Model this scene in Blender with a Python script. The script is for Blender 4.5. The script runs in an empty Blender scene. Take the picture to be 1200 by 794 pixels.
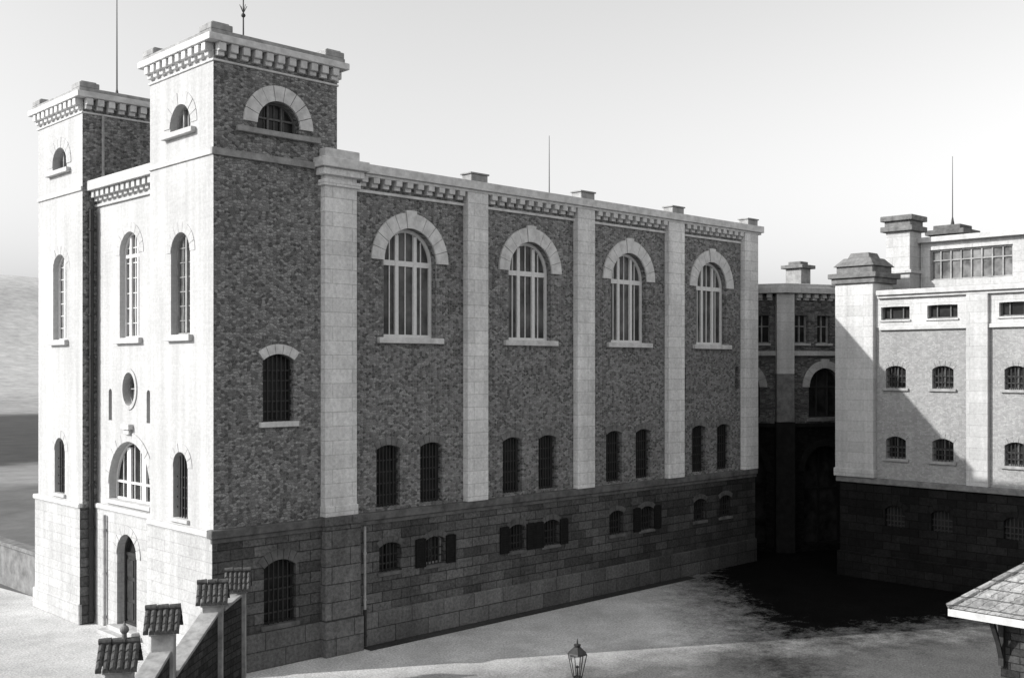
import bpy, bmesh, math, random
from mathutils import Vector, geometry
random.seed(7)
S = bpy.context.scene
C = S.collection
R = math.radians

# ------------------------------------------------------------------ materials
def nt(name):
    m = bpy.data.materials.new(name); m.use_nodes = True
    t = m.node_tree; b = t.nodes['Principled BSDF']
    b.inputs['Specular IOR Level'].default_value = 0.15
    return m, t, b
def N(t, k, **kw):
    n = t.nodes.new(k)
    for a, v in kw.items(): setattr(n, a, v)
    return n
def math_n(t, op, a, b=None):
    n = N(t, 'ShaderNodeMath', operation=op)
    for i, v in enumerate((a, b)):
        if v is None: continue
        if isinstance(v, (int, float)): n.inputs[i].default_value = v
        else: t.links.new(v, n.inputs[i])
    return n.outputs[0]
def g(v): return (v, v, v, 1)
def noise(t, scale, detail=4, vec=None, rough=.6):
    n = N(t, 'ShaderNodeTexNoise')
    n.inputs['Scale'].default_value = scale; n.inputs['Detail'].default_value = detail
    n.inputs['Roughness'].default_value = rough
    if vec is not None: t.links.new(vec, n.inputs['Vector'])
    return n.outputs['Fac']
def maprange(t, v, a, b, c, d):
    n = N(t, 'ShaderNodeMapRange')
    t.links.new(v, n.inputs[0])
    for i, q in enumerate((a, b, c, d)): n.inputs[i+1].default_value = q
    return n.outputs[0]
def grey(t, v):
    c = N(t, 'ShaderNodeCombineColor')
    for i in range(3): t.links.new(v, c.inputs[i])
    return c.outputs[0]
def wallvec(t, distort=0.0):
    p = N(t, 'ShaderNodeNewGeometry').outputs['Position']
    s = N(t, 'ShaderNodeSeparateXYZ'); t.links.new(p, s.inputs[0])
    u = math_n(t, 'ADD', s.outputs[0], s.outputs[1]); z = s.outputs[2]
    if distort:
        nn = noise(t, 3.1, 2, p); d = math_n(t, 'MULTIPLY', math_n(t, 'SUBTRACT', nn, .5), distort)
        u = math_n(t, 'ADD', u, d); z = math_n(t, 'ADD', z, math_n(t, 'MULTIPLY', d, .6))
    c = N(t, 'ShaderNodeCombineXYZ'); t.links.new(u, c.inputs[0]); t.links.new(z, c.inputs[1])
    return c.outputs[0], p
def weather(t, p, k, lo=.84, hi=1.1):
    mp = N(t, 'ShaderNodeMapping'); mp.inputs['Scale'].default_value = (2.2, 2.2, .12); t.links.new(p, mp.inputs[0])
    return math_n(t, 'MULTIPLY', k, maprange(t, noise(t, 1, 4, mp.outputs[0]), .3, .7, lo, hi))
def masonry(name, bw, bh, lo, hi, mortar, ms=.014, fine=(.75, 1.25), big=(.8, 1.15), bump=.5, distort=0., rough=.9, fscale=9, painted_shade=None):
    m, t, b = nt(name)
    v, p = wallvec(t, distort)
    br = N(t, 'ShaderNodeTexBrick'); t.links.new(v, br.inputs['Vector'])
    br.inputs['Color1'].default_value = g(lo); br.inputs['Color2'].default_value = g(hi)
    br.inputs['Mortar'].default_value = g(mortar); br.inputs['Scale'].default_value = 1
    br.inputs['Mortar Size'].default_value = ms; br.inputs['Brick Width'].default_value = bw
    br.inputs['Row Height'].default_value = bh; br.inputs['Mortar Smooth'].default_value = .3
    f = noise(t, fscale, 6, p, .7)
    k = math_n(t, 'MULTIPLY', maprange(t, f, .3, .7, *fine), maprange(t, noise(t, .35, 5, p), .3, .7, *big))
    k = weather(t, p, k)
    if painted_shade:                                  # painted shade: stone darkens along x towards the closed corner of the court
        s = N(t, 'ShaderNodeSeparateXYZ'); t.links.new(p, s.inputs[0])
        k = math_n(t, 'MULTIPLY', k, maprange(t, s.outputs[0], painted_shade[0], painted_shade[1], 1, painted_shade[2]))
    mx = N(t, 'ShaderNodeMix', data_type='RGBA', blend_type='MULTIPLY'); mx.inputs[0].default_value = 1
    t.links.new(br.outputs['Color'], mx.inputs[6])
    t.links.new(k, mx.inputs[7])
    t.links.new(mx.outputs[2], b.inputs['Base Color'])
    b.inputs['Roughness'].default_value = rough
    bp = N(t, 'ShaderNodeBump'); bp.inputs['Strength'].default_value = bump; bp.inputs['Distance'].default_value = .05
    hgt = math_n(t, 'SUBTRACT', math_n(t, 'MULTIPLY', f, .8), br.outputs['Fac'])
    t.links.new(hgt, bp.inputs['Height']); t.links.new(bp.outputs[0], b.inputs['Normal'])
    return m
def rubble(name, lo, hi, mortar, sx=8.5, sz=13, big=(.92, 1.08), bump=.8, edge=.09, power=1.2, fine=(.6, 1.4), streak=(.92, 1.07)):
    # small rough-faced stones of uneven tone in wavering courses
    m, t, b = nt(name)
    v, p = wallvec(t, .12)
    mp = N(t, 'ShaderNodeMapping'); mp.inputs['Scale'].default_value = (sx, sz, 1); t.links.new(v, mp.inputs[0])
    vo = N(t, 'ShaderNodeTexVoronoi', voronoi_dimensions='2D'); vo.inputs['Scale'].default_value = 1; vo.inputs['Randomness'].default_value = .8; t.links.new(mp.outputs[0], vo.inputs['Vector'])
    ve = N(t, 'ShaderNodeTexVoronoi', voronoi_dimensions='2D', feature='DISTANCE_TO_EDGE'); ve.inputs['Scale'].default_value = 1; ve.inputs['Randomness'].default_value = .8; t.links.new(mp.outputs[0], ve.inputs['Vector'])
    sc = N(t, 'ShaderNodeSeparateColor'); t.links.new(vo.outputs['Color'], sc.inputs[0])
    tone = maprange(t, math_n(t, 'POWER', sc.outputs[0], power), 0, 1, lo, hi)
    em = maprange(t, ve.outputs['Distance'], 0, edge, 0, 1)
    base = math_n(t, 'ADD', math_n(t, 'MULTIPLY', tone, em), math_n(t, 'MULTIPLY', math_n(t, 'SUBTRACT', 1, em), mortar))
    f = noise(t, 22, 6, p, .75)
    k = math_n(t, 'MULTIPLY', maprange(t, f, .3, .7, *fine), maprange(t, noise(t, .35, 5, p), .3, .7, *big))
    k = weather(t, p, k, *streak)
    t.links.new(grey(t, math_n(t, 'MULTIPLY', base, k)), b.inputs['Base Color']); b.inputs['Roughness'].default_value = .95
    bp = N(t, 'ShaderNodeBump'); bp.inputs['Strength'].default_value = bump; bp.inputs['Distance'].default_value = .05
    t.links.new(math_n(t, 'ADD', math_n(t, 'MULTIPLY', f, .6), em), bp.inputs['Height']); t.links.new(bp.outputs[0], b.inputs['Normal'])
    return m
def plain(name, v, var=.25, scale=4, rough=.8, bump=.2, spec=.15, metal=0):
    m, t, b = nt(name)
    p = N(t, 'ShaderNodeNewGeometry').outputs['Position']
    f = noise(t, scale, 6, p, .65)
    t.links.new(grey(t, maprange(t, f, .3, .7, v*(1-var), v*(1+var))), b.inputs['Base Color'])
    b.inputs['Roughness'].default_value = rough; b.inputs['Specular IOR Level'].default_value = spec
    b.inputs['Metallic'].default_value = metal
    if bump:
        bp = N(t, 'ShaderNodeBump'); bp.inputs['Strength'].default_value = bump; bp.inputs['Distance'].default_value = .03
        t.links.new(f, bp.inputs['Height']); t.links.new(bp.outputs[0], b.inputs['Normal'])
    return m

M = {}
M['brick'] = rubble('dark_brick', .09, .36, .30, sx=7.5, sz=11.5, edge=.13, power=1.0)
M['darkbrick'] = rubble('shaded_brick', .004, .014, .006)  # deep shade of the court corner put into the brick colour
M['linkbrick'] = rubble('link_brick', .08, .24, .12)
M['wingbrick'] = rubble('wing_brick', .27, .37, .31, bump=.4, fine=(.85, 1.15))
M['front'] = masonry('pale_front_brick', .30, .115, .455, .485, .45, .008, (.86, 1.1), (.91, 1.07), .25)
M['base'] = masonry('dark_ashlar', .85, .36, .07, .15, .05, .018, (.5, 1.5), (.7, 1.2), .9, .05, painted_shade=(13, 29, .38))
M['wingbase'] = masonry('shaded_ashlar', .85, .36, .007, .017, .005, .018, (.55, 1.45), (.75, 1.2), .9, .05)  # shadow over the foot of the wing put into the ashlar colour
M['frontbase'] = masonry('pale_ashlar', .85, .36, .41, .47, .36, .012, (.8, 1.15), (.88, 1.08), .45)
M['stone'] = masonry('pale_stone', 1.6, .48, .70, .80, .52, .013, (.76, 1.14), (.86, 1.1), .4)
M['wingstone'] = masonry('wing_stone', 1.6, .48, .48, .56, .40, .012, (.82, 1.12), (.88, 1.08), .35)
M['trim'] = plain('trim_stone', .60, .24, 3, .85, .25)
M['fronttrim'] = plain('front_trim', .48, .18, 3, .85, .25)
M['greystone'] = plain('grey_stone', .30, .35, 3, .9, .4)
M['dimstone'] = plain('dim_stone', .17, .4, 3, .9, .4)
M['shadestone'] = plain('shaded_stone', .012, .4, 3, .9, .4)  # near-black trim stone, corner shade painted into its colour
M['plinth'] = masonry('plinth_stone', 1.5, .6, .12, .19, .06, .018, (.55, 1.45), (.7, 1.25), .7, painted_shade=(13, 29, .3))
M['string'] = plain('string_stone', .12, .45, 2.5, .9, .4)
M['quiet'] = plain('quiet_stone', .10, .45, 3, .9, .4)
M['roof'] = plain('roof_slate', .10, .3, 2, .8, .3)
M['white'] = plain('white_paint', .72, .1, 8, .6, .05)
M['dullpaint'] = plain('dull_paint', .13, .3, 8, .7, .05)
M['iron'] = plain('dark_iron', .03, .3, 10, .55, .1, .3)
M['shutter'] = plain('dark_shutter', .012, .4, 6, .8, .1)
M['door'] = plain('dark_door', .035, .4, 5, .6, .1)
M['pipe'] = plain('pale_pipe', .34, .3, 5, .6, .05)
def glass(name, v, r):
    m, t, b = nt(name)
    p = N(t, 'ShaderNodeNewGeometry').outputs['Position']
    t.links.new(grey(t, maprange(t, noise(t, 1.3, 3, p), .35, .65, v*.5, v*1.8)), b.inputs['Base Color'])
    b.inputs['Roughness'].default_value = r; b.inputs['Specular IOR Level'].default_value = .2
    return m
M['glass'] = glass('dark_glass', .02, .25)
M['skyglass'] = glass('attic_glass', .14, .25)
M['hallglass'] = glass('hall_glass', .07, .3)
M['frontglass'] = glass('front_glass', .09, .3)

# ------------------------------------------------------------------ helpers
class Fr:
    def __init__(s, O, Nn):
        s.O = Vector(O); s.N = Vector((Nn[0], Nn[1], 0)).normalized(); s.U = Vector((-s.N.y, s.N.x, 0))
    def P(s, u, z, n=0): return s.O + s.U*u + Vector((0, 0, z)) + s.N*n
def box(bm, fr, u0, u1, z0, z1, n0, n1, taper=0):
    v = [bm.verts.new(fr.P(u, z, n)) for z, k in ((z0, 0), (z1, taper)) for u, n in ((u0+k, n0+k), (u1-k, n0+k), (u1-k, n1-k), (u0+k, n1-k))]
    for f in ((0, 1, 2, 3), (4, 5, 6, 7), (0, 1, 5, 4), (1, 2, 6, 5), (2, 3, 7, 6), (3, 0, 4, 7)):
        bm.faces.new([v[i] for i in f])
W = Fr((0, 0, 0), (0, -1))
def wbox(bm, x0, x1, y0, y1, z0, z1, taper=0):
    box(bm, W, x0, x1, z0, z1, -y1, -y0, taper)
def cyl(bm, a, b, r0, r1=None, seg=10):
    a = Vector(a); b = Vector(b); r1 = r0 if r1 is None else r1
    d = (b-a).normalized(); x = d.orthogonal().normalized(); y = d.cross(x)
    A = [bm.verts.new(a+(x*math.cos(i*2*math.pi/seg)+y*math.sin(i*2*math.pi/seg))*r0) for i in range(seg)]
    B = [bm.verts.new(b+(x*math.cos(i*2*math.pi/seg)+y*math.sin(i*2*math.pi/seg))*r1) for i in range(seg)]
    for i in range(seg): bm.faces.new((A[i], A[(i+1) % seg], B[(i+1) % seg], B[i]))
    bm.faces.new(A[::-1]); bm.faces.new(B)
def ball(bm, c, r):
    ret = bmesh.ops.create_uvsphere(bm, u_segments=12, v_segments=8, radius=r)
    bmesh.ops.translate(bm, verts=ret['verts'], vec=Vector(c))
def obj(name, bm, mat, parent=None, bevel=0):
    bmesh.ops.recalc_face_normals(bm, faces=bm.faces[:])
    me = bpy.data.meshes.new(name); bm.to_mesh(me); bm.free()
    me.materials.append(mat)
    o = bpy.data.objects.new(name, me); C.objects.link(o)
    if parent is not None:
        o.parent = parent
        if parent.type == 'EMPTY': o.location = -parent.location
    if bevel:
        md = o.modifiers.new('bevel', 'BEVEL'); md.width = bevel; md.segments = 1; md.limit_method = 'ANGLE'
    return o
def thing(name, label, cat, loc, group=None):
    o = bpy.data.objects.new(name, None); C.objects.link(o); o.location = loc
    o['label'] = label; o['category'] = cat
    if group: o['group'] = group
    return o
def B(): return bmesh.new()

def arc(a, h):
    Rr = (a*a+h*h)/(2*h); return Rr, h-Rr      # radius, centre offset above springing
def arch_loop(u, w, z0, zs, h, seg=14):
    a = w/2; Rr, dz = arc(a, h); th = math.asin(min(1, a/Rr))
    if h > a: th = math.pi-th
    pts = [(u-a, z0), (u+a, z0)]
    for i in range(seg+1):
        q = th-2*th*i/seg
        pts.append((u+Rr*math.sin(q), zs+dz+Rr*math.cos(q)))
    return pts
def circ_loop(u, z, rw, rh, seg=24):
    return [(u+rw*math.cos(2*math.pi*i/seg), z+rh*math.sin(2*math.pi*i/seg)) for i in range(seg)]
def wall(name, fr, outline, holes, depth, mat, parent, n0=0):
    bm = B()
    loops = [[Vector((u, z, 0)) for u, z in l] for l in [outline]+holes]
    flat = [p for l in loops for p in l]
    vs = [bm.verts.new(fr.P(p.x, p.y, n0)) for p in flat]
    for t in geometry.tessellate_polygon(loops):
        try: bm.faces.new([vs[i] for i in t])
        except ValueError: pass
    for h in holes:
        n = len(h)
        A = [bm.verts.new(fr.P(u, z, n0)) for u, z in h]; D = [bm.verts.new(fr.P(u, z, n0-depth)) for u, z in h]
        for i in range(n): bm.faces.new((A[i], A[(i+1) % n], D[(i+1) % n], D[i]))
    return obj(name, bm, mat, parent)
def quad(bm, fr, u0, u1, z0, z1, n0):
    bm.faces.new([bm.verts.new(fr.P(u, z, n0)) for u, z in ((u0, z0), (u1, z0), (u1, z1), (u0, z1))])

def ring(bm, fr, lo, li, n0, n1):
    n = len(lo)
    A = [bm.verts.new(fr.P(u, z, n1)) for u, z in lo]; D = [bm.verts.new(fr.P(u, z, n1)) for u, z in li]
    E = [bm.verts.new(fr.P(u, z, n0)) for u, z in li]
    for i in range(n):
        j = (i+1) % n
        bm.faces.new((A[i], A[j], D[j], D[i])); bm.faces.new((D[i], D[j], E[j], E[i]))
def surround(parent, fr, u, w, zs, h, t, n0, stones=9, key=.12, mat='trim', proud=.07):
    a = w/2; Rr, dz = arc(a, h); th = math.asin(min(1, a/Rr))
    bm = B(); gap = .008/Rr
    for i in range(stones):
        q0 = -th+2*th*i/stones+gap; q1 = -th+2*th*(i+1)/stones-gap
        mid = i == stones//2
        ro = Rr+t+(key if mid else 0); n1 = n0+proud+(.03 if mid and key else random.uniform(-.008, .008))
        sub = 3
        inner = [(Rr+.003, q0+(q1-q0)*k/sub) for k in range(sub+1)]; outer = [(ro, q1-(q1-q0)*k/sub) for k in range(sub+1)]
        pts = [(u+r*math.sin(q), zs+dz+r*math.cos(q)) for r, q in inner+outer]
        F = [bm.verts.new(fr.P(x, z, n1)) for x, z in pts]; K = [bm.verts.new(fr.P(x, z, n0-.02)) for x, z in pts]
        bm.faces.new(F)
        for k in range(len(F)):
            l = (k+1) % len(F); bm.faces.new((F[k], F[l], K[l], K[k]))
    return obj('arch_surround', bm, M[mat], parent)
def win(parent, fr, u, w, z0, zs, h, n0=0, depth=.32, t=.07, mull=(), trans=(), thin=0, thinz=0, bars=0, hbars=0,
        sill=None, sur=None, fm='white', pane='glass', sur_mat='trim', sill_mat='trim', seg=14, shutters=False, proud=.07, tw=.014):
    lo = arch_loop(u, w, z0, zs, h, seg); a2 = w-2*t
    li = arch_loop(u, a2, z0+t, zs, h*a2/w, seg)
    a = a2/2; Rr, dz = arc(a, h*a2/w)
    top = lambda du: zs+dz+math.sqrt(max(0, Rr*Rr-du*du))
    nb = n0-depth
    bm = B(); ring(bm, fr, lo, li, nb, nb+.09)
    for du, mw in mull: box(bm, fr, u+du-mw/2, u+du+mw/2, z0+t, top(abs(du)+mw/2), nb, nb+.10)
    for z, mh in trans:
        hw = a if z <= zs else math.sqrt(max(0, Rr*Rr-(z-zs-dz)**2))
        box(bm, fr, u-hw, u+hw, z-mh/2, z+mh/2, nb, nb+.085)
    for i in range(thin):
        du = -a+2*a*(i+1)/(thin+1); box(bm, fr, u+du-tw, u+du+tw, z0+t, top(abs(du)+tw), nb, nb+.05)
    zt = zs+h
    for i in range(thinz):
        z = z0+(zt-z0)*(i+1)/(thinz+1)
        hw = a if z <= zs else math.sqrt(max(0, Rr*Rr-(z-zs-dz)**2))
        box(bm, fr, u-hw, u+hw, z-.014, z+.014, nb, nb+.045)
    o = obj('window', bm, M[fm], parent)
    bm = B(); bm.faces.new([bm.verts.new(fr.P(x, z, nb+.015)) for x, z in lo]); obj('pane', bm, M[pane], o)
    if bars:
        bm = B()
        for i in range(bars):
            du = -a+2*a*(i+1)/(bars+1); box(bm, fr, u+du-.018, u+du+.018, z0, top(abs(du)), n0-.14, n0-.104)
        for i in range(hbars):
            z = z0+(zs-z0)*(i+1)/(hbars+1); box(bm, fr, u-w/2, u+w/2, z-.025, z+.025, n0-.155, n0-.135)
        obj('iron_bars', bm, M['iron'], o)
    if sill:
        sw, sh, sp = sill; bm = B(); box(bm, fr, u-w/2-sw, u+w/2+sw, z0-sh, z0+.004, n0-.24, n0+sp); obj('sill', bm, M[sill_mat], o, .012)
    if sur: surround(o, fr, u, w, zs, h, sur[0], n0, sur[1], sur[2], sur_mat, proud)
    if shutters:
        for s in (-1, 1):
            bm = B(); c = u+s*(w/2+.245)
            box(bm, fr, c-.235, c+.235, z0-.02, zs+h*.8, n0+.03, n0+.065)
            for q in (-.19, .19): box(bm, fr, c+q-.035, c+q+.035, z0-.02, zs+h*.8, n0+.066, n0+.085)
            zz = z0
            while zz < zs+h*.7:
                box(bm, fr, c-.15, c+.15, zz, zz+.05, n0+.066, n0+.08); zz += .09
            obj('shutter', bm, M['shutter'], o)
    return o
def dentils(bm, fr, u0, u1, z0, z1, n0, proj, pitch=.5, dw=.27):
    k = max(1, int(round((u1-u0)/pitch))); p = (u1-u0)/k
    for i in range(k):
        c = u0+p*(i+.5)
        box(bm, fr, c-dw/2, c+dw/2, z0+(z1-z0)*.35, z1, n0-.02, n0+proj)
        box(bm, fr, c-dw/2+.004, c+dw/2-.004, z0, z0+(z1-z0)*.35, n0-.02, n0+proj*.55)
def pipe(parent, fr, u, z0, z1, n, r=.06, mat='pipe'):
    bm = B(); cyl(bm, fr.P(u, z0, n), fr.P(u, z1, n), r, seg=10)
    z = z0+.3
    while z < z1:
        cyl(bm, fr.P(u, z, n), fr.P(u, z+.07, n), r*1.35, seg=10); z += 1.6
    return obj('drainpipe', bm, M[mat], parent)
def rod(parent, x, y, z0, z1, r=.03, orn=None):
    bm = B(); cyl(bm, (x, y, z0), (x, y, z1), r, r*.4, 8)
    cyl(bm, (x, y, z0), (x, y, z0+.5), .12, .03, 10)
    if orn:
        ball(bm, (x, y, orn), .075)
        for k in range(4):
            q = k*math.pi/2; cyl(bm, (x, y, orn+.08), (x+.14*math.cos(q), y+.14*math.sin(q), orn+.34), .016, .01, 6)
    return obj('lightning_rod', bm, M['iron'], parent)

# ------------------------------------------------------------------ the long hall
LX, WY = 29.7, 14.15
hall = thing('prison_hall', 'long dark brick hall with pale pilasters, tall arched windows and two square towers', 'building', (0, 0, 0))
LF = Fr((0, 0, 0), (0, -1))                 # long side, u = x
FF = Fr((0, WY, 0), (-1, 0))                # front, u = WY - y
TS = Fr((0, 9.85, 0), (0, -1))              # inner side of the far tower
TD = 4.63
bays = [7.81, 13.93, 20.04, 26.14]
ul, bl = [], []                             # holes upper / base of the long side
specs = []
for c in bays:
    specs.append(dict(u=c, w=2.4, z0=10.72, zs=13.45, h=1.2, mull=((-.42, .15), (.42, .15)), trans=((13.40, .19),), thin=5, tw=.02,
                      sill=(.28, .2, .16), sur=(.56, 11, .09), seg=22, t=.12, depth=.34, pane='hallglass'))
    for s in (-.99, .99):
        specs.append(dict(u=c+s, w=1.05, z0=4.74, zs=6.78, h=.14, bars=5, hbars=4, fm='iron', sur=(.26, 5, .0), sur_mat='dimstone', depth=.34, proud=.03))
specs.append(dict(u=2.33, w=1.15, z0=7.9, zs=9.9, h=.2, bars=5, hbars=5, fm='iron', sill=(.15, .17, .12), sur=(.32, 5, .0)))
specs.append(dict(u=2.33, w=1.6, z0=17.3, zs=17.5, h=.8, mull=((-.26, .07), (.26, .07)), thin=3, trans=((17.75, .06),), sill=(.75, .17, .16), sur=(.5, 9, .0), seg=18, sill_mat='greystone', fm='dullpaint'))
for x in (23.98, 28.28): specs.append(dict(u=x, w=.34, z0=8.6, zs=9.6, h=.1, fm='iron', t=.03))
for s in specs: ul.append(arch_loop(s['u'], s['w'], s['z0'], s['zs'], s['h'], s.get('seg', 14)))
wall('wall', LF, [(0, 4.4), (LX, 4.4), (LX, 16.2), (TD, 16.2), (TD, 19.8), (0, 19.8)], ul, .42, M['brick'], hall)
for s in specs: win(hall, LF, **s)
bspecs = []
for x, sh in ((6.82, 0), (8.9, 1), (13.1, 1), (15.02, 1), (19.1, 0), (21.15, 1), (25.1, 0), (27.15, 0)):
    bspecs.append(dict(u=x, w=.95, z0=2.45, zs=3.34, h=.15, bars=4, hbars=2, fm='iron' if x != 8.9 else 'greystone', mull=((0, .05),), sur=(.22, 5, .0), sur_mat='quiet', shutters=bool(sh), n0=.1, sill=(.08, .12, .06), sill_mat='string', proud=.02))
bspecs.append(dict(u=2.33, w=1.2, z0=1.35, zs=3.2, h=.24, bars=5, hbars=4, fm='iron', sur=(.34, 7, .0), sur_mat='string', n0=.1, sill=(.1, .15, .08), sill_mat='string', proud=.04))
for s in bspecs: bl.append(arch_loop(s['u'], s['w'], s['z0'], s['zs'], s['h']))
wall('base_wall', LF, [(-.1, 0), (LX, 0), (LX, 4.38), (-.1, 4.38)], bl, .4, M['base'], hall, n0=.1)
for s in bspecs: win(hall, LF, **s)
# plinth and string course of the long side
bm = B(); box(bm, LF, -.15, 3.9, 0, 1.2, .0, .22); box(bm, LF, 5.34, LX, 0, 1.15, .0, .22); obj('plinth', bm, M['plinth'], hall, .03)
bm = B(); box(bm, LF, -.19, 3.93, 4.36, 4.62, -.1, .24); box(bm, LF, 5.31, LX+.05, 4.36, 4.62, -.1, .24)
box(bm, LF, -.14, 3.93, 4.2, 4.355, .05, .16); box(bm, LF, 5.31, LX+.05, 4.2, 4.355, .05, .16); obj('string_course', bm, M['string'], hall, .02)
bm = B(); box(bm, LF, 3.9, 5.34, 0, 4.36, .02, .40); box(bm, LF, 3.84, 5.40, 0, 1.2, .02, .5); box(bm, LF, 3.84, 5.40, 4.364, 4.66, -.05, .46); obj('base_pier', bm, M['plinth'], hall, .02)
# pilasters
pil = [(3.97, 5.27), (10.36, 11.41), (16.46, 17.52), (22.56, 23.71), (28.57, 29.72)]
for i, (a, b) in enumerate(pil):
    bm = B(); box(bm, LF, a, b, 4.62, 16.34, -.05, .27)
    if i == 0:
        box(bm, LF, a-.1, b+.1, 15.75, 15.95, -.05, .36); box(bm, LF, a-.18, b+.18, 16.1, 16.34, -.05, .46)
        box(bm, LF, a-.02, b+.02, 4.62, 5.0, -.05, .33)
    o = obj('pilaster', bm, M['stone'], hall, .015)
    bm = B()
    if i == 0: box(bm, LF, a-.3, b+.3, 16.345, 16.66, -.1, .6); box(bm, LF, a-.05, b+.05, 16.665, 17.0, -.1, .36)
    else: box(bm, LF, (a+b)/2-.42, (a+b)/2+.42, 16.665, 16.92, -.2, .34); box(bm, LF, (a+b)/2-.48, (a+b)/2+.48, 16.925, 16.99, -.25, .38)
    obj('pilaster_cap', bm, M['trim'] if i == 0 else M['greystone'], o, .015)
# cornice of the long side
bm = B()
for (a, b), (c, d) in zip(pil[:-1], pil[1:]):
    dentils(bm, LF, b+.1, c-.02, 15.92, 16.30, 0, .28, .48, .27)
    box(bm, LF, b, c, 15.72, 15.82, -.02, .08)
box(bm, LF, 5.6, LX+.35, 16.345, 16.66, -.4, .4); box(bm, LF, 5.6, LX+.25, 16.24, 16.342, -.02, .30)
obj('cornice', bm, M['trim'], hall, .012)

# front (sunlit end)
fs = []                                      # (zone, spec)
for zone, uc in (('far', 2.15), ('near', 12.0)):
    fs.append((zone, dict(u=uc, w=1.3, z0=10.72, zs=13.4, h=.65, mull=((0, .10),), thin=3, thinz=6, sill=(.2, .2, .16), sill_mat='fronttrim', depth=.30, fm='white' if zone == 'far' else 'greystone', pane='frontglass', sur=(.34, 9, 0), sur_mat='front', proud=.012)))
    fs.append((zone, dict(u=uc, w=1.0, z0=4.76, zs=6.42, h=.5, bars=4, hbars=4, fm='iron', depth=.4, sill=(.12, .12, .1), sill_mat='fronttrim', sur=(.3, 7, 0), sur_mat='front', proud=.012)))
    fs.append((zone, dict(u=uc, w=1.4, z0=17.32, zs=17.5, h=.7, mull=((-.24, .07), (.24, .07)), thin=3, sill=(.35, .17, .18), sill_mat='fronttrim', depth=.34, sur=(.42, 9, 0), sur_mat='front', fm='greystone', pane='frontglass', proud=.02)))
mu = 14.15-7.07
fs.append(('mid', dict(u=mu, w=1.6, z0=10.72, zs=13.75, h=.8, mull=((-.28, .10), (.28, .10)), trans=((13.7, .12),), thin=5, thinz=6, sill=(.25, .2, .16), sill_mat='fronttrim', depth=.28, fm='white', pane='frontglass', sur=(.34, 9, 0), sur_mat='front', proud=.012)))
fs.append(('mid', dict(u=mu, w=3.4, z0=4.80, zs=5.36, h=1.62, mull=((-.6, .30), (.6, .30)), thin=6, trans=((5.45, .08),), depth=.36, sill=(.15, .15, .14), sill_mat='fronttrim', sur=(.34, 13, 0), sur_mat='front', fm='white', seg=24, proud=.03)))
for s in (-1.6, 1.5): fs.append(('mid', dict(u=mu+s, w=.28, z0=7.7, zs=8.75, h=.12, fm='iron', t=.03)))
zones = {'far': (0, 4.3, 0, 19.8), 'mid': (4.3, 9.85, -.55, 16.2), 'near': (9.85, 14.15, 0, 19.8)}
for z, (a, b, n0, zt) in zones.items():
    hs = [arch_loop(s['u'], s['w'], s['z0'], s['zs'], s['h'], s.get('seg', 14)) for q, s in fs if q == z]
    if z == 'mid': hs.append(circ_loop(mu, 8.88, .5, .6))
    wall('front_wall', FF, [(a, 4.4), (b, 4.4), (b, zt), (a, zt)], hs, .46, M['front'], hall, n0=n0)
    for q, s in fs:
        if q == z: win(hall, FF, n0=n0, **s)
    dh = [arch_loop(mu, 1.6, .3, 2.85, .8)] if z == 'mid' else []
    e = .1 if z == 'near' else 0
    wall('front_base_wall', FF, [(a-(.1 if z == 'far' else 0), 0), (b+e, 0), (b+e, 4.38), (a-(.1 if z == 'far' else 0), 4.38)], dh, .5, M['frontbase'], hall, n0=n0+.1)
    bm = B(); lo, hi = (a-.24 if z == 'far' else a), b
    if z == 'mid': lo, hi = a+.002, b-.002
    box(bm, FF, lo, hi, 4.36, 4.56, n0-.1, n0+.15)
    obj('string_course', bm, M['fronttrim'], hall, .04)
    if z != 'mid':
        bm = B(); box(bm, FF, lo, hi+(.2 if z == 'near' else 0), 0, .8, n0, n0+.145); obj('plinth', bm, M['frontbase'], hall, .03)
        bm = B(); box(bm, FF, a, b, 16.3, 16.46, -.05, .06); obj('string_course', bm, M['fronttrim'], hall, .012)
# oculus
bm = B(); ring(bm, FF, circ_loop(mu, 8.88, .5, .6), circ_loop(mu, 8.88, .42, .52), -.85, -.76)
box(bm, FF, mu-.025, mu+.025, 8.36, 9.4, -.83, -.77); box(bm, FF, mu-.42, mu+.42, 8.855, 8.905, -.83, -.772); o = obj('window', bm, M['greystone'], hall)
bm = B(); bm.faces.new([bm.verts.new(FF.P(u, z, -.84)) for u, z in circ_loop(mu, 8.88, .5, .6)]); obj('pane', bm, M['frontglass'], o)
bm = B(); ring(bm, FF, circ_loop(mu, 8.88, .64, .75), circ_loop(mu, 8.88, .503, .603), -.57, -.51)
lo = circ_loop(mu, 8.88, .64, .75)
A = [bm.verts.new(FF.P(u, z, -.51)) for u, z in lo]; D = [bm.verts.new(FF.P(u, z, -.57)) for u, z in lo]
for i in range(24): bm.faces.new((A[i], A[(i+1) % 24], D[(i+1) % 24], D[i]))
obj('arch_surround', bm, M['front'], o)
bm = B(); box(bm, FF, mu-.33, mu+.33, 7.42, 7.62, -.56, -.35); box(bm, FF, mu-.22, mu+.22, 7.24, 7.418, -.56, -.42); obj('corbel', bm, M['fronttrim'], hall, .02)
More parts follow.
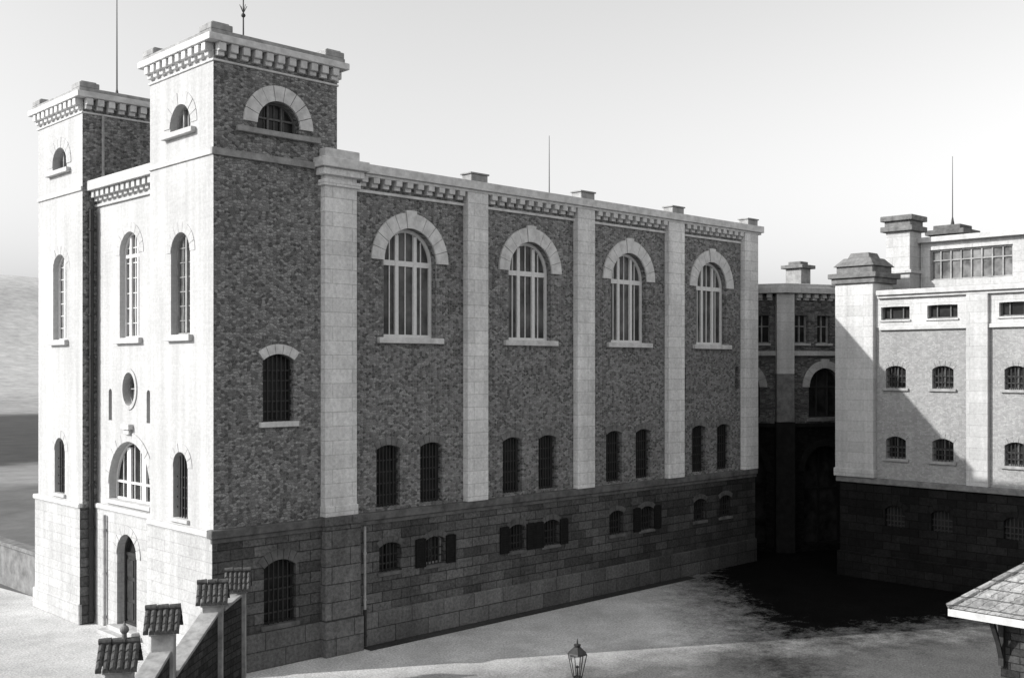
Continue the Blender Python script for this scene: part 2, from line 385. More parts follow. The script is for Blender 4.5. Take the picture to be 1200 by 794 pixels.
# door
bm = B(); n0 = -.45
lo = arch_loop(mu, 1.6, .3, 2.85, .8); li = arch_loop(mu, 1.4, .4, 2.85, .7)
ring(bm, FF, lo, li, n0-.4, n0-.28)
box(bm, FF, mu-.7, mu-.02, .3, 2.8, n0-.4, n0-.33); box(bm, FF, mu+.02, mu+.7, .3, 2.8, n0-.4, n0-.33); box(bm, FF, mu-.7, mu+.7, 2.8, 2.92, n0-.4, n0-.3)
for c in (-.36, .36):
    for a, b in ((.5, 1.1), (1.25, 1.9), (2.05, 2.65)): box(bm, FF, mu+c-.24, mu+c+.24, a, b, n0-.33, n0-.30)
o = obj('door', bm, M['door'], hall)
bm = B(); bm.faces.new([bm.verts.new(FF.P(u, z, n0-.38)) for u, z in lo]); obj('pane', bm, M['glass'], o)
surround(o, FF, mu, 1.6, 2.85, .8, .32, n0, 9, .0, 'frontbase', .02)
bm = B()
for k in range(2): box(bm, FF, mu-1.0-.2*k, mu+1.0+.2*k, 0, .3-.15*k, n0-.02-.001*k, n0+.3+.3*k)
obj('step', bm, M['frontbase'], hall, .02)
# far tower's side facing the court and the plain outer faces
wall('tower_side', TS, [(0, 4.4), (TD, 4.4), (TD, 19.8), (0, 19.8)], [], .1, M['brick'], hall)
bm = B(); quad(bm, TS, -.1, 1.0, 0, 4.4, .0); obj('tower_side', bm, M['base'], hall)
bm = B(); quad(bm, Fr((0, 4.3, 0), (0, 1)), 0, -TD, 0, 19.8, 0)
quad(bm, Fr((TD, 0, 0), (1, 0)), 0, 4.3, 15.8, 19.8, 0); quad(bm, Fr((TD, 9.85, 0), (1, 0)), 0, 4.3, 15.8, 19.8, 0)
quad(bm, Fr((0, WY, 0), (0, 1)), 0, -LX, 0, 16.2, 0); quad(bm, Fr((0, WY, 0), (0, 1)), 0, -TD, 16.2, 19.8, 0)
quad(bm, Fr((LX, 0, 0), (1, 0)), 0, WY, 0, 16.2, 0)
obj('plain_wall', bm, M['brick'], hall)
# tower cornices
for y0 in (0, 9.85):
    y1 = y0+4.3; bm = B()
    for fr, L in ((Fr((0, y0, 0), (0, -1)), TD), (Fr((TD, y0, 0), (1, 0)), 4.3), (Fr((TD, y1, 0), (0, 1)), TD), (Fr((0, y1, 0), (-1, 0)), 4.3)):
        dentils(bm, fr, -.02, L+.02, 19.36, 19.76, 0, .25, .44, .25)
    wbox(bm, -.31, TD+.31, y0-.31, y1+.31, 19.765, 19.98); wbox(bm, -.05, TD+.05, y0-.05, y1+.05, 19.2, 19.27)
    o = obj('tower_cornice', bm, M['trim'], hall, .015)
    bm = B(); wbox(bm, -.2, TD+.2, y0-.2, y1+.2, 19.982, 20.14)
    for x in (.2, TD-.2):
        for y in (y0+.2, y1-.2):
            wbox(bm, x-.38, x+.38, y-.38, y+.38, 20.142, 20.34); wbox(bm, x-.30, x+.30, y-.30, y+.30, 20.342, 20.40)
    wbox(bm, .9, TD-.9, y0+.9, y1-.9, 20.142, 20.5, .5)
    obj('parapet', bm, M['greystone'], o, .02)
# tower string on long side
bm = B(); box(bm, LF, -.09, 3.7, 16.28, 16.5, -.05, .09); obj('string_course', bm, M['greystone'], hall, .012)
# mid front cornice
bm = B(); dentils(bm, FF, 4.32, 9.83, 15.9, 16.28, -.55, .28, .44, .25)
box(bm, FF, 4.302, 9.848, 16.285, 16.66, -1.0, -.15); box(bm, FF, 4.302, 9.848, 15.7, 15.8, -.56, -.46); obj('cornice', bm, M['fronttrim'], hall, .012)
# roof
bm = B()
v = [bm.verts.new(p) for p in ((.5, .3, 16.3), (LX-.1, .3, 16.3), (LX-.1, WY-.3, 16.3), (.5, WY-.3, 16.3), (5, 7.07, 17.45), (LX-5, 7.07, 17.45))]
for f in ((0, 1, 5, 4), (1, 2, 5), (2, 3, 4, 5), (3, 0, 4)): bm.faces.new([v[i] for i in f])
obj('roof', bm, M['roof'], hall)
pipe(hall, LF, 5.55, 1.35, 4.2, .34, .045); pipe(hall, LF, 5.55, .1, 1.34, .34, .06, 'iron')
pipe(hall, FF, 14.15-8.75, .1, 4.2, -.36, .06)
pipe(hall, TS, .75, 16.6, 19.2, .1, .05)
pipe(hall, TS, .30, .1, 15.6, .1, .09, 'iron')
rod(hall, 22.34, 7.07, 17.3, 21.2, .03)
rod(hall, 2.3, 2.15, 20.4, 23.6, .032, 21.6); rod(hall, 2.3, 12.0, 20.4, 26, .035)

# ------------------------------------------------------------------ right-hand wing
wing = thing('cell_wing', 'prison cell wing at right with rows of small barred windows and a capped corner pier', 'building', (29.6, -4.95, 0))
WF = Fr((29.6, 0, 0), (-1, 0))              # u = -y
wa, wb = 4.95, 27.0
up, bs, at = [], [], []
cent = [(-7.55, -9.71)] + [(-12.82-5.07*k, -14.9-5.07*k) for k in range(3)]
for pr in cent:
    for y in pr:
        for z0 in (8.72, 5.55):
            up.append(dict(u=-y, w=.95, z0=z0, zs=z0+.84, h=.16, bars=4, hbars=2, fm='dullpaint', mull=((0, .05),), trans=((z0+.5, .04),), sill=(.14, .12, .1), sill_mat='greystone', sur=(.22, 5, 0), sur_mat='wingbrick', depth=.3, proud=.02))
        bs.append(dict(u=-y, w=.95, z0=2.5, zs=3.25, h=.2, bars=4, hbars=2, fm='iron', n0=.1, sur=(.24, 5, 0), sur_mat='shadestone', proud=.03))
        at.append(dict(u=-y, w=1.35, z0=11.78, zs=12.36, h=.02, fm='dullpaint', mull=((-.3, .05), (.3, .05)), sill=(.06, .08, .07), sill_mat='wingstone', depth=.28))
lp = lambda q: [arch_loop(s['u'], s['w'], s['z0'], s['zs'], s['h']) for s in q]
wall('wall', WF, [(wa, 4.4), (wb, 4.4), (wb, 11.45), (wa, 11.45)], lp(up), .36, M['wingbrick'], wing)
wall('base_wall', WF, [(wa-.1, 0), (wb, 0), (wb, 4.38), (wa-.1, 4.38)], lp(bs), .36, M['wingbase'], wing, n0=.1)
wall('frieze', WF, [(wa, 11.45), (wb, 11.45), (wb, 12.95), (wa, 12.95)], lp(at), .34, M['wingstone'], wing, n0=.05)
for s in up+bs: win(wing, WF, **s)
for s in at: win(wing, WF, n0=.05, **s)
bm = B(); box(bm, WF, 6.8, wb, 11.32, 11.5, -.1, .14); obj('string_course', bm, M['fronttrim'], wing, .02)
bm = B(); box(bm, WF, wa-.24, wb, 4.36, 4.62, -.1, .24); obj('string_course', bm, M['dimstone'], wing, .02)
bm = B(); box(bm, WF, 6.75, wb, 12.9, 13.12, -.4, .32); box(bm, WF, 6.75, wb, 12.76, 12.895, -.02, .2); obj('coping', bm, M['fronttrim'], wing, .015)
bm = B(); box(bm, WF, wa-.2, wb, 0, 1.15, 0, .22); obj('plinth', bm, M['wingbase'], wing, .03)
for y in (-11.28, -16.35, -21.42):
    bm = B(); box(bm, WF, -y-.46, -y+.46, 4.62, 12.755, -.05, .22); obj('pilaster', bm, M['wingstone'], wing, .015)
bm = B(); box(bm, WF, wa-.25, 6.6, 4.625, 13.5, -1.6, .28); box(bm, WF, wa-.3, 6.65, 4.624, 5.0, -1.65, .33); o = obj('corner_pier', bm, M['wingstone'], wing, .02)
bm = B(); box(bm, WF, wa-.38, 6.73, 13.505, 13.75, -1.75, .4); box(bm, WF, wa-.5, 6.85, 13.752, 13.98, -1.9, .52); box(bm, WF, wa-.2, 6.55, 13.982, 14.3, -1.6, .24)
box(bm, WF, wa-.32, 6.67, 14.302, 14.7, -1.7, .36, .35); box(bm, WF, wa+.15, 6.2, 14.702, 14.95, -1.2, -.15, .1); obj('pier_cap', bm, M['dimstone'], o, .02)
bm = B(); quad(bm, Fr((29.6, -4.95, 0), (0, 1)), -13, 0, 0, 12.95, 0); quad(bm, Fr((42.6, -4.95, 0), (1, 0)), -22.05, 0, 0, 12.95, 0); quad(bm, Fr((29.6, -27, 0), (0, -1)), 0, 13, 0, 12.95, 0)
obj('plain_wall', bm, M['wingbrick'], wing)
bm = B(); wbox(bm, 29.9, 42.3, -26.8, -5.1, 12.7, 12.86); obj('roof', bm, M['roof'], wing)
# attic storey with strip window, chimney and ventilator
AF = Fr((33.4, 0, 0), (-1, 0))
strip = [(7.35, 13.75), (11.2, 13.75), (11.2, 15.2), (7.35, 15.2)]
strip2 = [(12.2, 13.75), (16.0, 13.75), (16.0, 15.2), (12.2, 15.2)]
wall('attic_wall', AF, [(6.9, 12.8), (20, 12.8), (20, 15.55), (6.9, 15.55)], [strip, strip2], .25, M['wingstone'], wing)
bm = B(); wbox(bm, 33.42, 40, -20, -6.9, 12.9, 13.0); quad(bm, Fr((33.4, -6.9, 0), (0, 1)), -6.6, 0, 12.8, 15.55, 0); obj('plain_wall', bm, M['wingstone'], wing)
bm = B(); wbox(bm, 33.1, 40.2, -20.2, -6.7, 15.555, 15.8); obj('attic_coping', bm, M['fronttrim'], wing, .015)
for st in (strip, strip2):
    a, b = st[0][0], st[1][0]; bm = B(); ring(bm, AF, st, [(a+.08, 13.83), (b-.08, 13.83), (b-.08, 15.12), (a+.08, 15.12)], -.22, -.12)
    for i in range(1, 8): 
        u = a+(b-a)*i/8; box(bm, AF, u-.03, u+.03, 13.83, 15.12, -.22, -.13)
    box(bm, AF, a+.08, b-.08, 14.66, 14.72, -.22, -.135); o = obj('window', bm, M['greystone'], wing)
    bm = B(); quad(bm, AF, a, b, 13.75, 15.2, -.2); obj('pane', bm, M['skyglass'], o)
bm = B(); wbox(bm, 32.4, 33.6, -6.85, -5.65, 12.86, 16.1); wbox(bm, 32.28, 33.72, -6.97, -5.53, 14.1, 14.25); o = obj('chimney', bm, M['wingstone'], wing, .02)
bm = B(); wbox(bm, 32.2, 33.8, -7.05, -5.45, 16.102, 16.35); wbox(bm, 32.35, 33.65, -6.9, -5.6, 16.352, 16.6); wbox(bm, 32.2, 33.8, -7.05, -5.45, 16.602, 16.85); obj('chimney_cap', bm, M['dimstone'], o, .02)
bm = B(); wbox(bm, 37.2, 38.8, -7.2, -5.6, 15.8, 16.35); wbox(bm, 37.0, 39.0, -7.4, -5.4, 16.352, 16.6); wbox(bm, 37.3, 38.7, -7.1, -5.7, 16.602, 16.85); obj('ventilator', bm, M['string'], wing, .02)
rod(wing, 38, -6.4, 16.8, 20.4, .03)

# ------------------------------------------------------------------ octagonal rotunda between the two
V = Vector((32.9, .2, 0)); Lo = 5.6; Ro = Lo/(2*math.sin(R(22.5))); cen = V+Vector((1, 1, 0))*(.7071*Ro)
rot = thing('rotunda', 'octagonal link building with arched openings in the dark corner between hall and wing', 'building', (cen.x, cen.y, 0))
for k in range(8):
    ang = R(-157.5+45*k)                     # outward normal direction
    nn = Vector((math.cos(ang), math.sin(ang), 0)); U = Vector((-nn.y, nn.x, 0))
    ap = Ro*math.cos(R(22.5)); O = cen+nn*ap-U*(Lo/2); fr = Fr(O, (nn.x, nn.y))
    vis = k in (0, 1)
    holes, lower = [], []; ws = []
    if vis:
        cs = (1.05, 2.45, 3.85) if k == 1 else (1.75, 3.15, 4.35)
        for c in cs: ws.append(dict(u=c, w=.85, z0=10.9, zs=12.35, h=.02, fm='greystone', mull=((0, .06),), trans=((11.8, .05),), sill=(.1, .12, .1), sill_mat='wingstone'))
        ca = 2.5 if k == 1 else 3.3
        ws.append(dict(u=ca, w=2.0, z0=7.0, zs=8.6, h=1.0, mull=((-.35, .07), (.35, .07)), trans=((8.6, .08),), fm='iron', sur=(.4, 9, .1), sill=(.2, .2, .14), sur_mat='wingstone', sill_mat='dimstone'))
        holes = [arch_loop(s['u'], s['w'], s['z0'], s['zs'], s['h']) for s in ws]
        ws.append(dict(u=ca, w=2.6, z0=.3, zs=4.2, h=1.3, mull=((0, .1),), fm='shutter', trans=((3.2, .1),), sur=(.35, 9, 0), sur_mat='shadestone', depth=.6))
        lower.append(arch_loop(ca, 2.6, .3, 4.2, 1.3))
    wall('wall', fr, [(0, 6.5), (Lo, 6.5), (Lo, 13.4), (0, 13.4)], holes, .35, M['linkbrick'], rot)
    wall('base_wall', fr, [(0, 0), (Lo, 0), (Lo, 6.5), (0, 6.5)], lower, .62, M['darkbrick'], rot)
    for s in ws: win(rot, fr, **s)
    bm = B(); box(bm, fr, -.25, Lo+.25, 13.5, 13.8, -.3, .5); box(bm, fr, -.15, Lo+.15, 13.8, 14.0, -.3, .36)
    dentils(bm, fr, .5, Lo-.5, 13.15, 13.49, 0, .3, .5, .27); obj('cornice', bm, M['wingstone'], rot, .015)
    bm = B(); box(bm, fr, .3, Lo-.3, 10.25, 10.5, -.02, .13); obj('string_course', bm, M['wingstone'], rot, .015)
    bm = B(); box(bm, fr, .3, Lo-.3, 6.5, 6.72, -.02, .13); obj('string_course', bm, M['shadestone'], rot, .015)
    a2 = ang+R(22.5); q = cen+Vector((math.cos(a2), math.sin(a2), 0))*(Ro-.35); pf = Fr(q, (math.cos(a2), math.sin(a2)))
    bm = B(); box(bm, pf, -.46, .46, 9.3, 13.495, 0, .53); o = obj('corner_pier', bm, M['wingstone'], rot, .02)
    bm = B(); box(bm, pf, -.465, .465, 6.8, 9.298, 0, .535); obj('pier_shaft', bm, M['dimstone'], o, .02)
    bm = B(); box(bm, pf, -.5, .5, 0, 6.798, 0, .56); obj('pier_base', bm, M['shadestone'], o, .02)  # pier darkens downward in steps, corner shade painted by material
bm = B(); bv = [bm.verts.new(cen+Vector((math.cos(R(22.5+45*k)), math.sin(R(22.5+45*k)), 0))*(Ro-.1)+Vector((0, 0, 13.9))) for k in range(8)]; tv = bm.verts.new(cen+Vector((0, 0, 14.5)))
for k in range(8): bm.faces.new((bv[k], bv[(k+1) % 8], tv))
obj('roof', bm, M['roof'], rot)
bm = B(); wbox(bm, 37.3, 38.3, 1.9, 2.9, 13.9, 15.2); o = obj('chimney', bm, M['greystone'], rot, .02)
bm = B(); wbox(bm, 37.1, 38.5, 1.7, 3.1, 15.202, 15.4); wbox(bm, 37.4, 38.2, 2.0, 2.8, 15.402, 15.6); obj('chimney_cap', bm, M['dimstone'], o, .02)
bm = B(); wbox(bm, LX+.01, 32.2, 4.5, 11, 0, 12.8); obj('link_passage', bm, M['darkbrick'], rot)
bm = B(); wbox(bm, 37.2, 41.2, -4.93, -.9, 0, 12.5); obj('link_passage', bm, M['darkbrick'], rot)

# ------------------------------------------------------------------ foreground garden wall with tiled piers
M['tile'] = plain('dark_tile', .075, .55, 11, .85, .3)
M['render'] = plain('rendered_wall', .33, .45, 2.5, .9, .5)
M['dullwall'] = plain('dull_rendered_wall', .18, .4, 2, .95, .4)
M['darkwall'] = masonry('dark_wall', .5, .2, .03, .07, .02, .014, (.6, 1.4), (.7, 1.2), .8)  # even near-black; puts the garden wall's shaded faces into the colour
gw = thing('garden_wall', 'stepped garden wall with four piers under small tiled caps, in front of the near tower', 'wall', (-3, -4.2, 0))
pts = [(-.15, -1.75), (-1.45, -2.62), (-4.1, -4.94), (-6.38, -7.46)]
P = [Vector((x, y, 0)) for x, y in pts]
hts = [3.6, 3.55, 3.6, 3.6]
for a, b, h0, h1 in ((P[0], P[1], 2.9, 2.7), (P[1], P[2], 2.7, 1.8), (P[2], P[3], 2.5, 1.9)):
    d = (b-a).normalized(); L = (b-a).length; fr = Fr(a, (-d.y, d.x))
    if (fr.U-d).length > .1: fr = Fr(a, (d.y, -d.x))
    bm = B()
    def slab(z_0, z_1, z_2, z_3, n):
        v = [bm.verts.new(fr.P(u, z, k)) for k in (-n, n) for u, z in ((.22, z_0), (L-.22, z_1), (L-.22, z_2), (.22, z_3))]
        for f in ((0, 1, 2, 3), (4, 5, 6, 7), (0, 1, 5, 4), (1, 2, 6, 5), (2, 3, 7, 6), (3, 0, 4, 7)): bm.faces.new([v[i] for i in f])
    slab(0, 0, h1, h0, .22); w = obj('wall', bm, M['darkwall'], gw)
    bm = B(); slab(h0+.003, h1+.003, h1+.09, h0+.09, .27); obj('coping', bm, M['greystone'], w, .02)
for i, (p, h) in enumerate(zip(P, hts)):
    fr = Fr(p, (-.55, -.835)); s = .23 if i == 0 else .28
    bm = B(); box(bm, fr, -s, s, 0, h-.45, -s, s); box(bm, fr, -s-.05, s+.05, h-.62, h-.5, -s-.05, s+.05); pr = obj('pier', bm, M['render'], gw, .02)
    bm = B(); e = s+.16; rows = 3; drop = .48
    for sd in (-1, 1):
        for r in range(rows):
            n0_, n1_ = e*r/rows, e*(r+1)/rows+.04
            z0_, z1_ = h-drop*r/rows, h-drop*(r+1)/rows-drop*.04/e
            k = 6
            for c in range(k):
                ua = -e+2*e*c/k+.006; ub = -e+2*e*(c+1)/k-.006; um = (ua+ub)/2; q = random.uniform(-.014, .014)
                prof = [(ua, 0), (ua+.03, .04), (um, .06), (ub-.03, .04), (ub, 0)]
                A = [bm.verts.new(fr.P(u, z0_+dz*.8+q, sd*n0_)) for u, dz in prof]; D = [bm.verts.new(fr.P(u, z1_+dz+.04+q, sd*n1_)) for u, dz in prof]
                E = [bm.verts.new(fr.P(u, z1_-.02, sd*n1_)) for u, dz in prof]
                for j in range(4): bm.faces.new((A[j], A[j+1], D[j+1], D[j])); bm.faces.new((D[j], D[j+1], E[j+1], E[j]))
    for c in range(3): cyl(bm, fr.P(-e+2*e*c/3, h+.03, 0), fr.P(-e+2*e*(c+1)/3-.02, h+.04, 0), .07, .08, 10)
    for u in (-e+.1, e-.1):
        bm.faces.new([bm.verts.new(fr.P(u, z, n)) for z, n in ((h, 0), (h-drop, e-.03), (h-drop, -e+.03))])
    obj('tiled_cap', bm, M['tile'], pr)
    if i == 3:
        bm = B(); cyl(bm, fr.P(.1, h, 0), fr.P(.1, h+.22, 0), .06, .05); ball(bm, fr.P(.1, h+.28, 0), .10); cyl(bm, fr.P(.1, h+.36, 0), fr.P(.1, h+.46, 0), .04, .01); obj('finial', bm, M['dimstone'], pr)

# ------------------------------------------------------------------ lamp post
lamp = thing('street_lamp', 'slender iron lamp post with a glazed lantern standing in the yard', 'lamp', (.68, -14.7, 0))
x, y = .68, -14.7; zb, zt = 2.92, 3.42
bm = B(); cyl(bm, (x, y, 0), (x, y, .25), .17, .15, 12); cyl(bm, (x, y, .25), (x, y, .9), .1, .075, 12); cyl(bm, (x, y, .9), (x, y, 2.72), .05, .035, 12); cyl(bm, (x, y, .88), (x, y, .95), .1, .1, 12); cyl(bm, (x, y, 2.62), (x, y, 2.68), .07, .07, 12)
obj('post', bm, M['iron'], lamp)
bm = B(); cyl(bm, (x-.35, y+.35, 2.4), (x+.35, y-.35, 2.4), .018, seg=8); obj('ladder_bar', bm, M['iron'], lamp)
bm = B(); hexp = lambda r, z: [Vector((x+r*math.cos(k*math.pi/3), y+r*math.sin(k*math.pi/3), z)) for k in range(6)]
lo, hi = hexp(.10, zb), hexp(.21, zt)
for k in range(6):
    cyl(bm, lo[k], hi[k], .011, seg=6); cyl(bm, lo[k], lo[(k+1) % 6], .012, seg=6); cyl(bm, hi[k], hi[(k+1) % 6], .014, seg=6)
    cyl(bm, (x, y, 2.68), lo[k], .010, seg=6)
cyl(bm, (x, y, zb-.02), (x, y, zb), .10, .10, 6); fo = obj('lantern_frame', bm, M['iron'], lamp)
gm, t_, b_ = nt('lantern_glass'); b_.inputs['Base Color'].default_value = g(.95); b_.inputs['Transmission Weight'].default_value = 1; b_.inputs['Roughness'].default_value = .03; b_.inputs['IOR'].default_value = 1.02
bm = B()
for k in range(6): bm.faces.new([bm.verts.new(q) for q in (lo[k], lo[(k+1) % 6], hi[(k+1) % 6], hi[k])])
obj('pane', bm, gm, fo)
bm = B(); cyl(bm, (x, y, zb), (x, y, zb+.18), .015, .015, 8); ball(bm, (x, y, zb+.22), .035); obj('burner', bm, M['iron'], fo)
bm = B(); cyl(bm, (x, y, zt), (x, y, zt+.035), .23, .21, 6); cyl(bm, (x, y, zt+.035), (x, y, zt+.15), .20, .08, 6); cyl(bm, (x, y, zt+.15), (x, y, zt+.21), .06, .08, 8); cyl(bm, (x, y, zt+.21), (x, y, zt+.34), .025, .005, 8); obj('lantern_roof', bm, M['iron'], lamp)

# ------------------------------------------------------------------ shelter at lower right
M['shroof'] = masonry('shelter_roof_tiles', .3, .22, .20, .34, .10, .012, (.5, 1.45), (.8, 1.2), .8)
sh = thing('shelter_hut', 'small hut with hipped tiled roof and pale eaves board jutting in at lower right', 'hut', (15.4, -21.4, 0))
x0, x1, y0, y1, ze = 11.9, 18.9, -24.9, -17.9, 3.2
pk = .76; hh = 3.5
def slope(bm, a, b, c, d, rows=14):
    # overlapping courses of tiles from eave a-b up to ridge d-c
    for r in range(rows):
        f0, f1 = r/rows, min(1, (r+1.12)/rows)
        q = [a.lerp(d, f0), b.lerp(c, f0), b.lerp(c, f1), a.lerp(d, f1)]
        up = Vector((0, 0, .035))
        v0 = [bm.verts.new(q[0]+up), bm.verts.new(q[1]+up), bm.verts.new(q[2]), bm.verts.new(q[3]), bm.verts.new(q[0]), bm.verts.new(q[1])]
        bm.faces.new(v0[:4]); bm.faces.new((v0[4], v0[5], v0[1], v0[0]))
bm = B(); cs = [Vector((x0, y1, ze)), Vector((x1, y1, ze)), Vector((x1, y0, ze)), Vector((x0, y0, ze))]; ap = Vector(((x0+x1)/2, (y0+y1)/2, ze+hh*pk))
for k in range(4): slope(bm, cs[k], cs[(k+1) % 4], ap, ap)
ro = obj('roof', bm, M['shroof'], sh)
bm = B()
for k in range(4):
    for j in range(12): cyl(bm, cs[k].lerp(ap, j/12)+Vector((0, 0, .05)), cs[k].lerp(ap, (j+.97)/12)+Vector((0, 0, .06)), .09, .075, 8)
obj('hip_tiles', bm, M['shroof'], ro)
bm = B()
wbox(bm, x0, x0+.04, y0, y1, ze-.2, ze+.02); wbox(bm, x1-.04, x1, y0, y1, ze-.2, ze+.02); wbox(bm, x0+.042, x1-.042, y1-.04, y1, ze-.2, ze+.02); wbox(bm, x0+.042, x1-.042, y0, y0+.04, ze-.2, ze+.02)
obj('eaves_board', bm, M['fronttrim'], sh)
bm = B(); wbox(bm, x0+.05, x1-.05, y0+.05, y1-.05, ze-.06, ze-.02); obj('soffit', bm, M['string'], sh)
bm = B(); wbox(bm, x0+1, x1-1, y0+1, y1-1, 0, ze-.07); obj('wall', bm, M['darkwall'], sh)
for yy in (y1-1.05, y1-3.2, y0+1.05):
    bm = B(); fr = Fr((x0+1, yy, 0), (-1, 0)); box(bm, fr, -.07, .07, 1.7, ze-.07, .002, .14); box(bm, fr, -.07, .07, ze-.2, ze-.065, .142, .9)
    v = [bm.verts.new(fr.P(u, z, n)) for u in (-.06, .06) for z, n in ((1.9, .14), (2.05, .14), (ze-.2, .8), (ze-.2, .65))]
    for f in ((0, 1, 2, 3), (4, 5, 6, 7), (0, 1, 5, 4), (1, 2, 6, 5), (2, 3, 7, 6), (3, 0, 4, 7)): bm.faces.new([v[i] for i in f])
    obj('bracket', bm, M['iron'], sh)

# ------------------------------------------------------------------ boundary wall at left
bw = thing('boundary_wall', 'plain grey boundary wall running back from the far tower', 'wall', (.8, 22, 0))
bm = B(); wbox(bm, .6, 1.0, 14.3, 34, 0, 1.75); obj('wall', bm, M['dullwall'], bw)
bm = B(); wbox(bm, .5, 1.1, 14.3, 34.1, 1.752, 1.92); obj('coping', bm, M['dimstone'], bw, .02)

# ------------------------------------------------------------------ ground
def field_mat():
    # plain fields near the prison, a dark ploughed belt, then pasture paled by painted haze
    m, t, b = nt('hill_fields'); p = N(t, 'ShaderNodeNewGeometry').outputs['Position']
    s = N(t, 'ShaderNodeSeparateXYZ'); t.links.new(p, s.inputs[0])
    yy = math_n(t, 'ADD', s.outputs[1], math_n(t, 'MULTIPLY', math_n(t, 'SUBTRACT', noise(t, .05, 5, p), .5), 34))
    cr = N(t, 'ShaderNodeValToRGB'); t.links.new(maprange(t, yy, 0, 500, 0, 1), cr.inputs[0])
    stops = [(0, .15), (.11, .12), (.128, .24), (.155, .22), (.17, .055), (.40, .06), (.44, .26), (.6, .40), (1, .44)]
    e = cr.color_ramp.elements
    e[0].position, e[0].color = stops[0][0], g(stops[0][1]); e[1].position, e[1].color = stops[-1][0], g(stops[-1][1])
    for q, v in stops[1:-1]: k = e.new(q); k.color = g(v)
    sc = N(t, 'ShaderNodeSeparateColor'); t.links.new(cr.outputs[0], sc.inputs[0])
    k = math_n(t, 'MULTIPLY', sc.outputs[0], math_n(t, 'MULTIPLY', maprange(t, noise(t, .02, 5, p), .35, .65, .85, 1.12), maprange(t, noise(t, .3, 6, p, .7), .3, .7, .75, 1.25)))
    t.links.new(grey(t, k), b.inputs['Base Color']); b.inputs['Roughness'].default_value = 1
    return m
bm = B(); n = 130; half = 900; grid = []
for i in range(n+1):
    for j in range(n+1):
        x = -half+2*half*i/n+60; y = -half+2*half*j/n+200
        q1 = math.exp(-(((x-150)/190)**2+((y-500)/140)**2))*46
        q2 = math.exp(-(((x-420)/260)**2+((y-650)/160)**2))*30
        q3 = math.exp(-(((x+250)/240)**2+((y-600)/170)**2))*46
        rr = math.hypot(x, y); f = min(1, max(0, (rr-130)/160)); f = f*f*(3-2*f)
        grid.append(bm.verts.new((x, y, (q1+q2+q3+1.5*math.sin(x*.021)*math.cos(y*.017))*f)))
for i in range(n):
    for j in range(n):
        a = i*(n+1)+j; bm.faces.new((grid[a], grid[a+n+1], grid[a+n+2], grid[a+1]))
o = obj('ground', bm, field_mat()); o['kind'] = 'structure'
for p in o.data.polygons: p.use_smooth = True
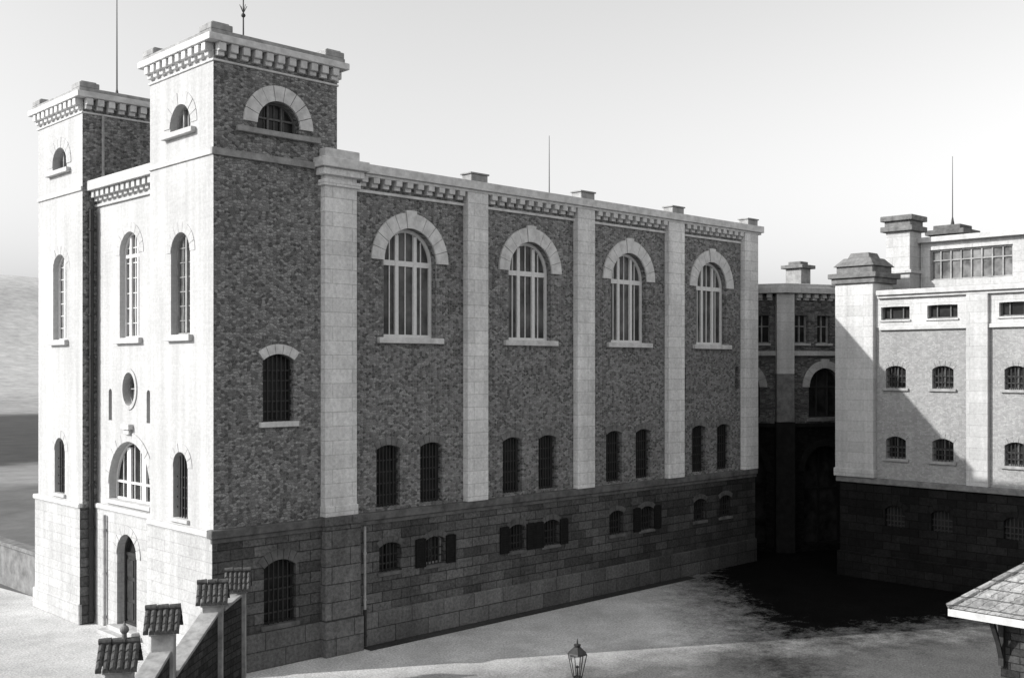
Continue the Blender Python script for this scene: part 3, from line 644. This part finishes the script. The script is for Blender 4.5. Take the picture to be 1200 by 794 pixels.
def yard_mat():
    m, t, b = nt('gravel'); p = N(t, 'ShaderNodeNewGeometry').outputs['Position']
    s = N(t, 'ShaderNodeSeparateXYZ'); t.links.new(p, s.inputs[0])
    lin = lambda ax, ay, c: math_n(t, 'ADD', math_n(t, 'ADD', math_n(t, 'MULTIPLY', s.outputs[0], ax), math_n(t, 'MULTIPLY', s.outputs[1], ay)), c)
    n1 = math_n(t, 'SUBTRACT', noise(t, .35, 5, p), .5)
    # darker strip of yard away from the hall
    d = math_n(t, 'ADD', lin(.5, 1, 0), math_n(t, 'MULTIPLY', n1, 6))
    w = maprange(t, d, -3.5, 0.5, 0, 1)
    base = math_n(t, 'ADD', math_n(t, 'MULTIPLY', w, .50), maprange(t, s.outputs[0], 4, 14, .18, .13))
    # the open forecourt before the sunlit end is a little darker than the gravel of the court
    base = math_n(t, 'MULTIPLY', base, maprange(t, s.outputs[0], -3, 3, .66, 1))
    # shadow in the corner of the court painted near-black, thinning raggedly towards the yard
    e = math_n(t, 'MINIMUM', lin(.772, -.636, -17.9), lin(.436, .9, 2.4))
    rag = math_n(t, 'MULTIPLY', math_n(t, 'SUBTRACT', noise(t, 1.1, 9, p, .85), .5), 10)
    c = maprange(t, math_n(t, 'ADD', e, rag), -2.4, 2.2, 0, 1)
    shade_arm = math_n(t, 'SUBTRACT', 2.2, math_n(t, 'ABSOLUTE', lin(.73, -.68, -17.9)))
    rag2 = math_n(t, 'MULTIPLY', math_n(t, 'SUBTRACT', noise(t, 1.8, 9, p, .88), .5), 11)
    c2 = math_n(t, 'MULTIPLY', maprange(t, math_n(t, 'ADD', shade_arm, rag2), -.6, 2.8, 0, .8), maprange(t, s.outputs[0], 8, 13, 0, 1))
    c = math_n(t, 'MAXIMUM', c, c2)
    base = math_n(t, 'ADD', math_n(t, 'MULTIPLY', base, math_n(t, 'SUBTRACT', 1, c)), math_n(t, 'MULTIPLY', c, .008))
    big = maprange(t, noise(t, .5, 6, p, .7), .3, .7, .75, 1.15)
    fine = maprange(t, noise(t, 14, 5, p, .75), .3, .7, .5, 1.45)
    k = math_n(t, 'MULTIPLY', base, math_n(t, 'MULTIPLY', big, fine))
    t.links.new(grey(t, k), b.inputs['Base Color']); b.inputs['Roughness'].default_value = 1; b.inputs['Specular IOR Level'].default_value = 0
    bp = N(t, 'ShaderNodeBump'); bp.inputs['Strength'].default_value = .6; bp.inputs['Distance'].default_value = .04
    t.links.new(noise(t, 12, 5, p, .8), bp.inputs['Height']); t.links.new(bp.outputs[0], b.inputs['Normal'])
    return m
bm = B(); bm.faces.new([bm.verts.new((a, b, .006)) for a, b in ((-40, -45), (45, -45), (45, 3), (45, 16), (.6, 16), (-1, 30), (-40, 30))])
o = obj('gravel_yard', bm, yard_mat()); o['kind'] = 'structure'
bm = B(); bm.faces.new([bm.verts.new((a, b, .011)) for a, b in ((5.5, -.2), (24, -.2), (24, -.75), (5.5, -.75))])
o = obj('gutter_pavement', bm, M['plinth']); o['kind'] = 'structure'

# ------------------------------------------------------------------ light, sky, camera
sd = Vector((-1.75, 1.0, 1.08)).normalized()
el = math.asin(sd.z); ro_ = math.atan2(sd.x, sd.y)
w = bpy.data.worlds.new('World'); S.world = w; w.use_nodes = True; t = w.node_tree
bg = t.nodes['Background']; bg.inputs['Strength'].default_value = .12
sk = N(t, 'ShaderNodeTexSky', sky_type='NISHITA'); sk.sun_disc = False; sk.sun_elevation = el; sk.sun_rotation = ro_ % (2*math.pi); sk.dust_density = 2.0
sep = N(t, 'ShaderNodeSeparateColor'); t.links.new(sk.outputs[0], sep.inputs[0])
t.links.new(grey(t, math_n(t, 'MULTIPLY', sep.outputs[2], 1.78)), bg.inputs['Color'])
L = bpy.data.lights.new('sun', 'SUN'); L.energy = 5; L.angle = R(.5); L.color = (1, .99, .97)
lo_ = bpy.data.objects.new('sun', L); C.objects.link(lo_); lo_.rotation_euler = (-sd).to_track_quat('-Z', 'Y').to_euler()
cam = bpy.data.cameras.new('camera'); co = bpy.data.objects.new('camera', cam); C.objects.link(co)
co.location = (-16.97, -30.89, 9.7); co.rotation_euler = (math.pi/2, 0, -math.asin(.6953))
cam.sensor_width = 36; cam.lens = 36*1282/1200; cam.shift_y = 32/1200; cam.clip_end = 5000
S.camera = co
S.view_settings.view_transform = 'Standard'; S.view_settings.look = 'None'; S.view_settings.exposure = 0
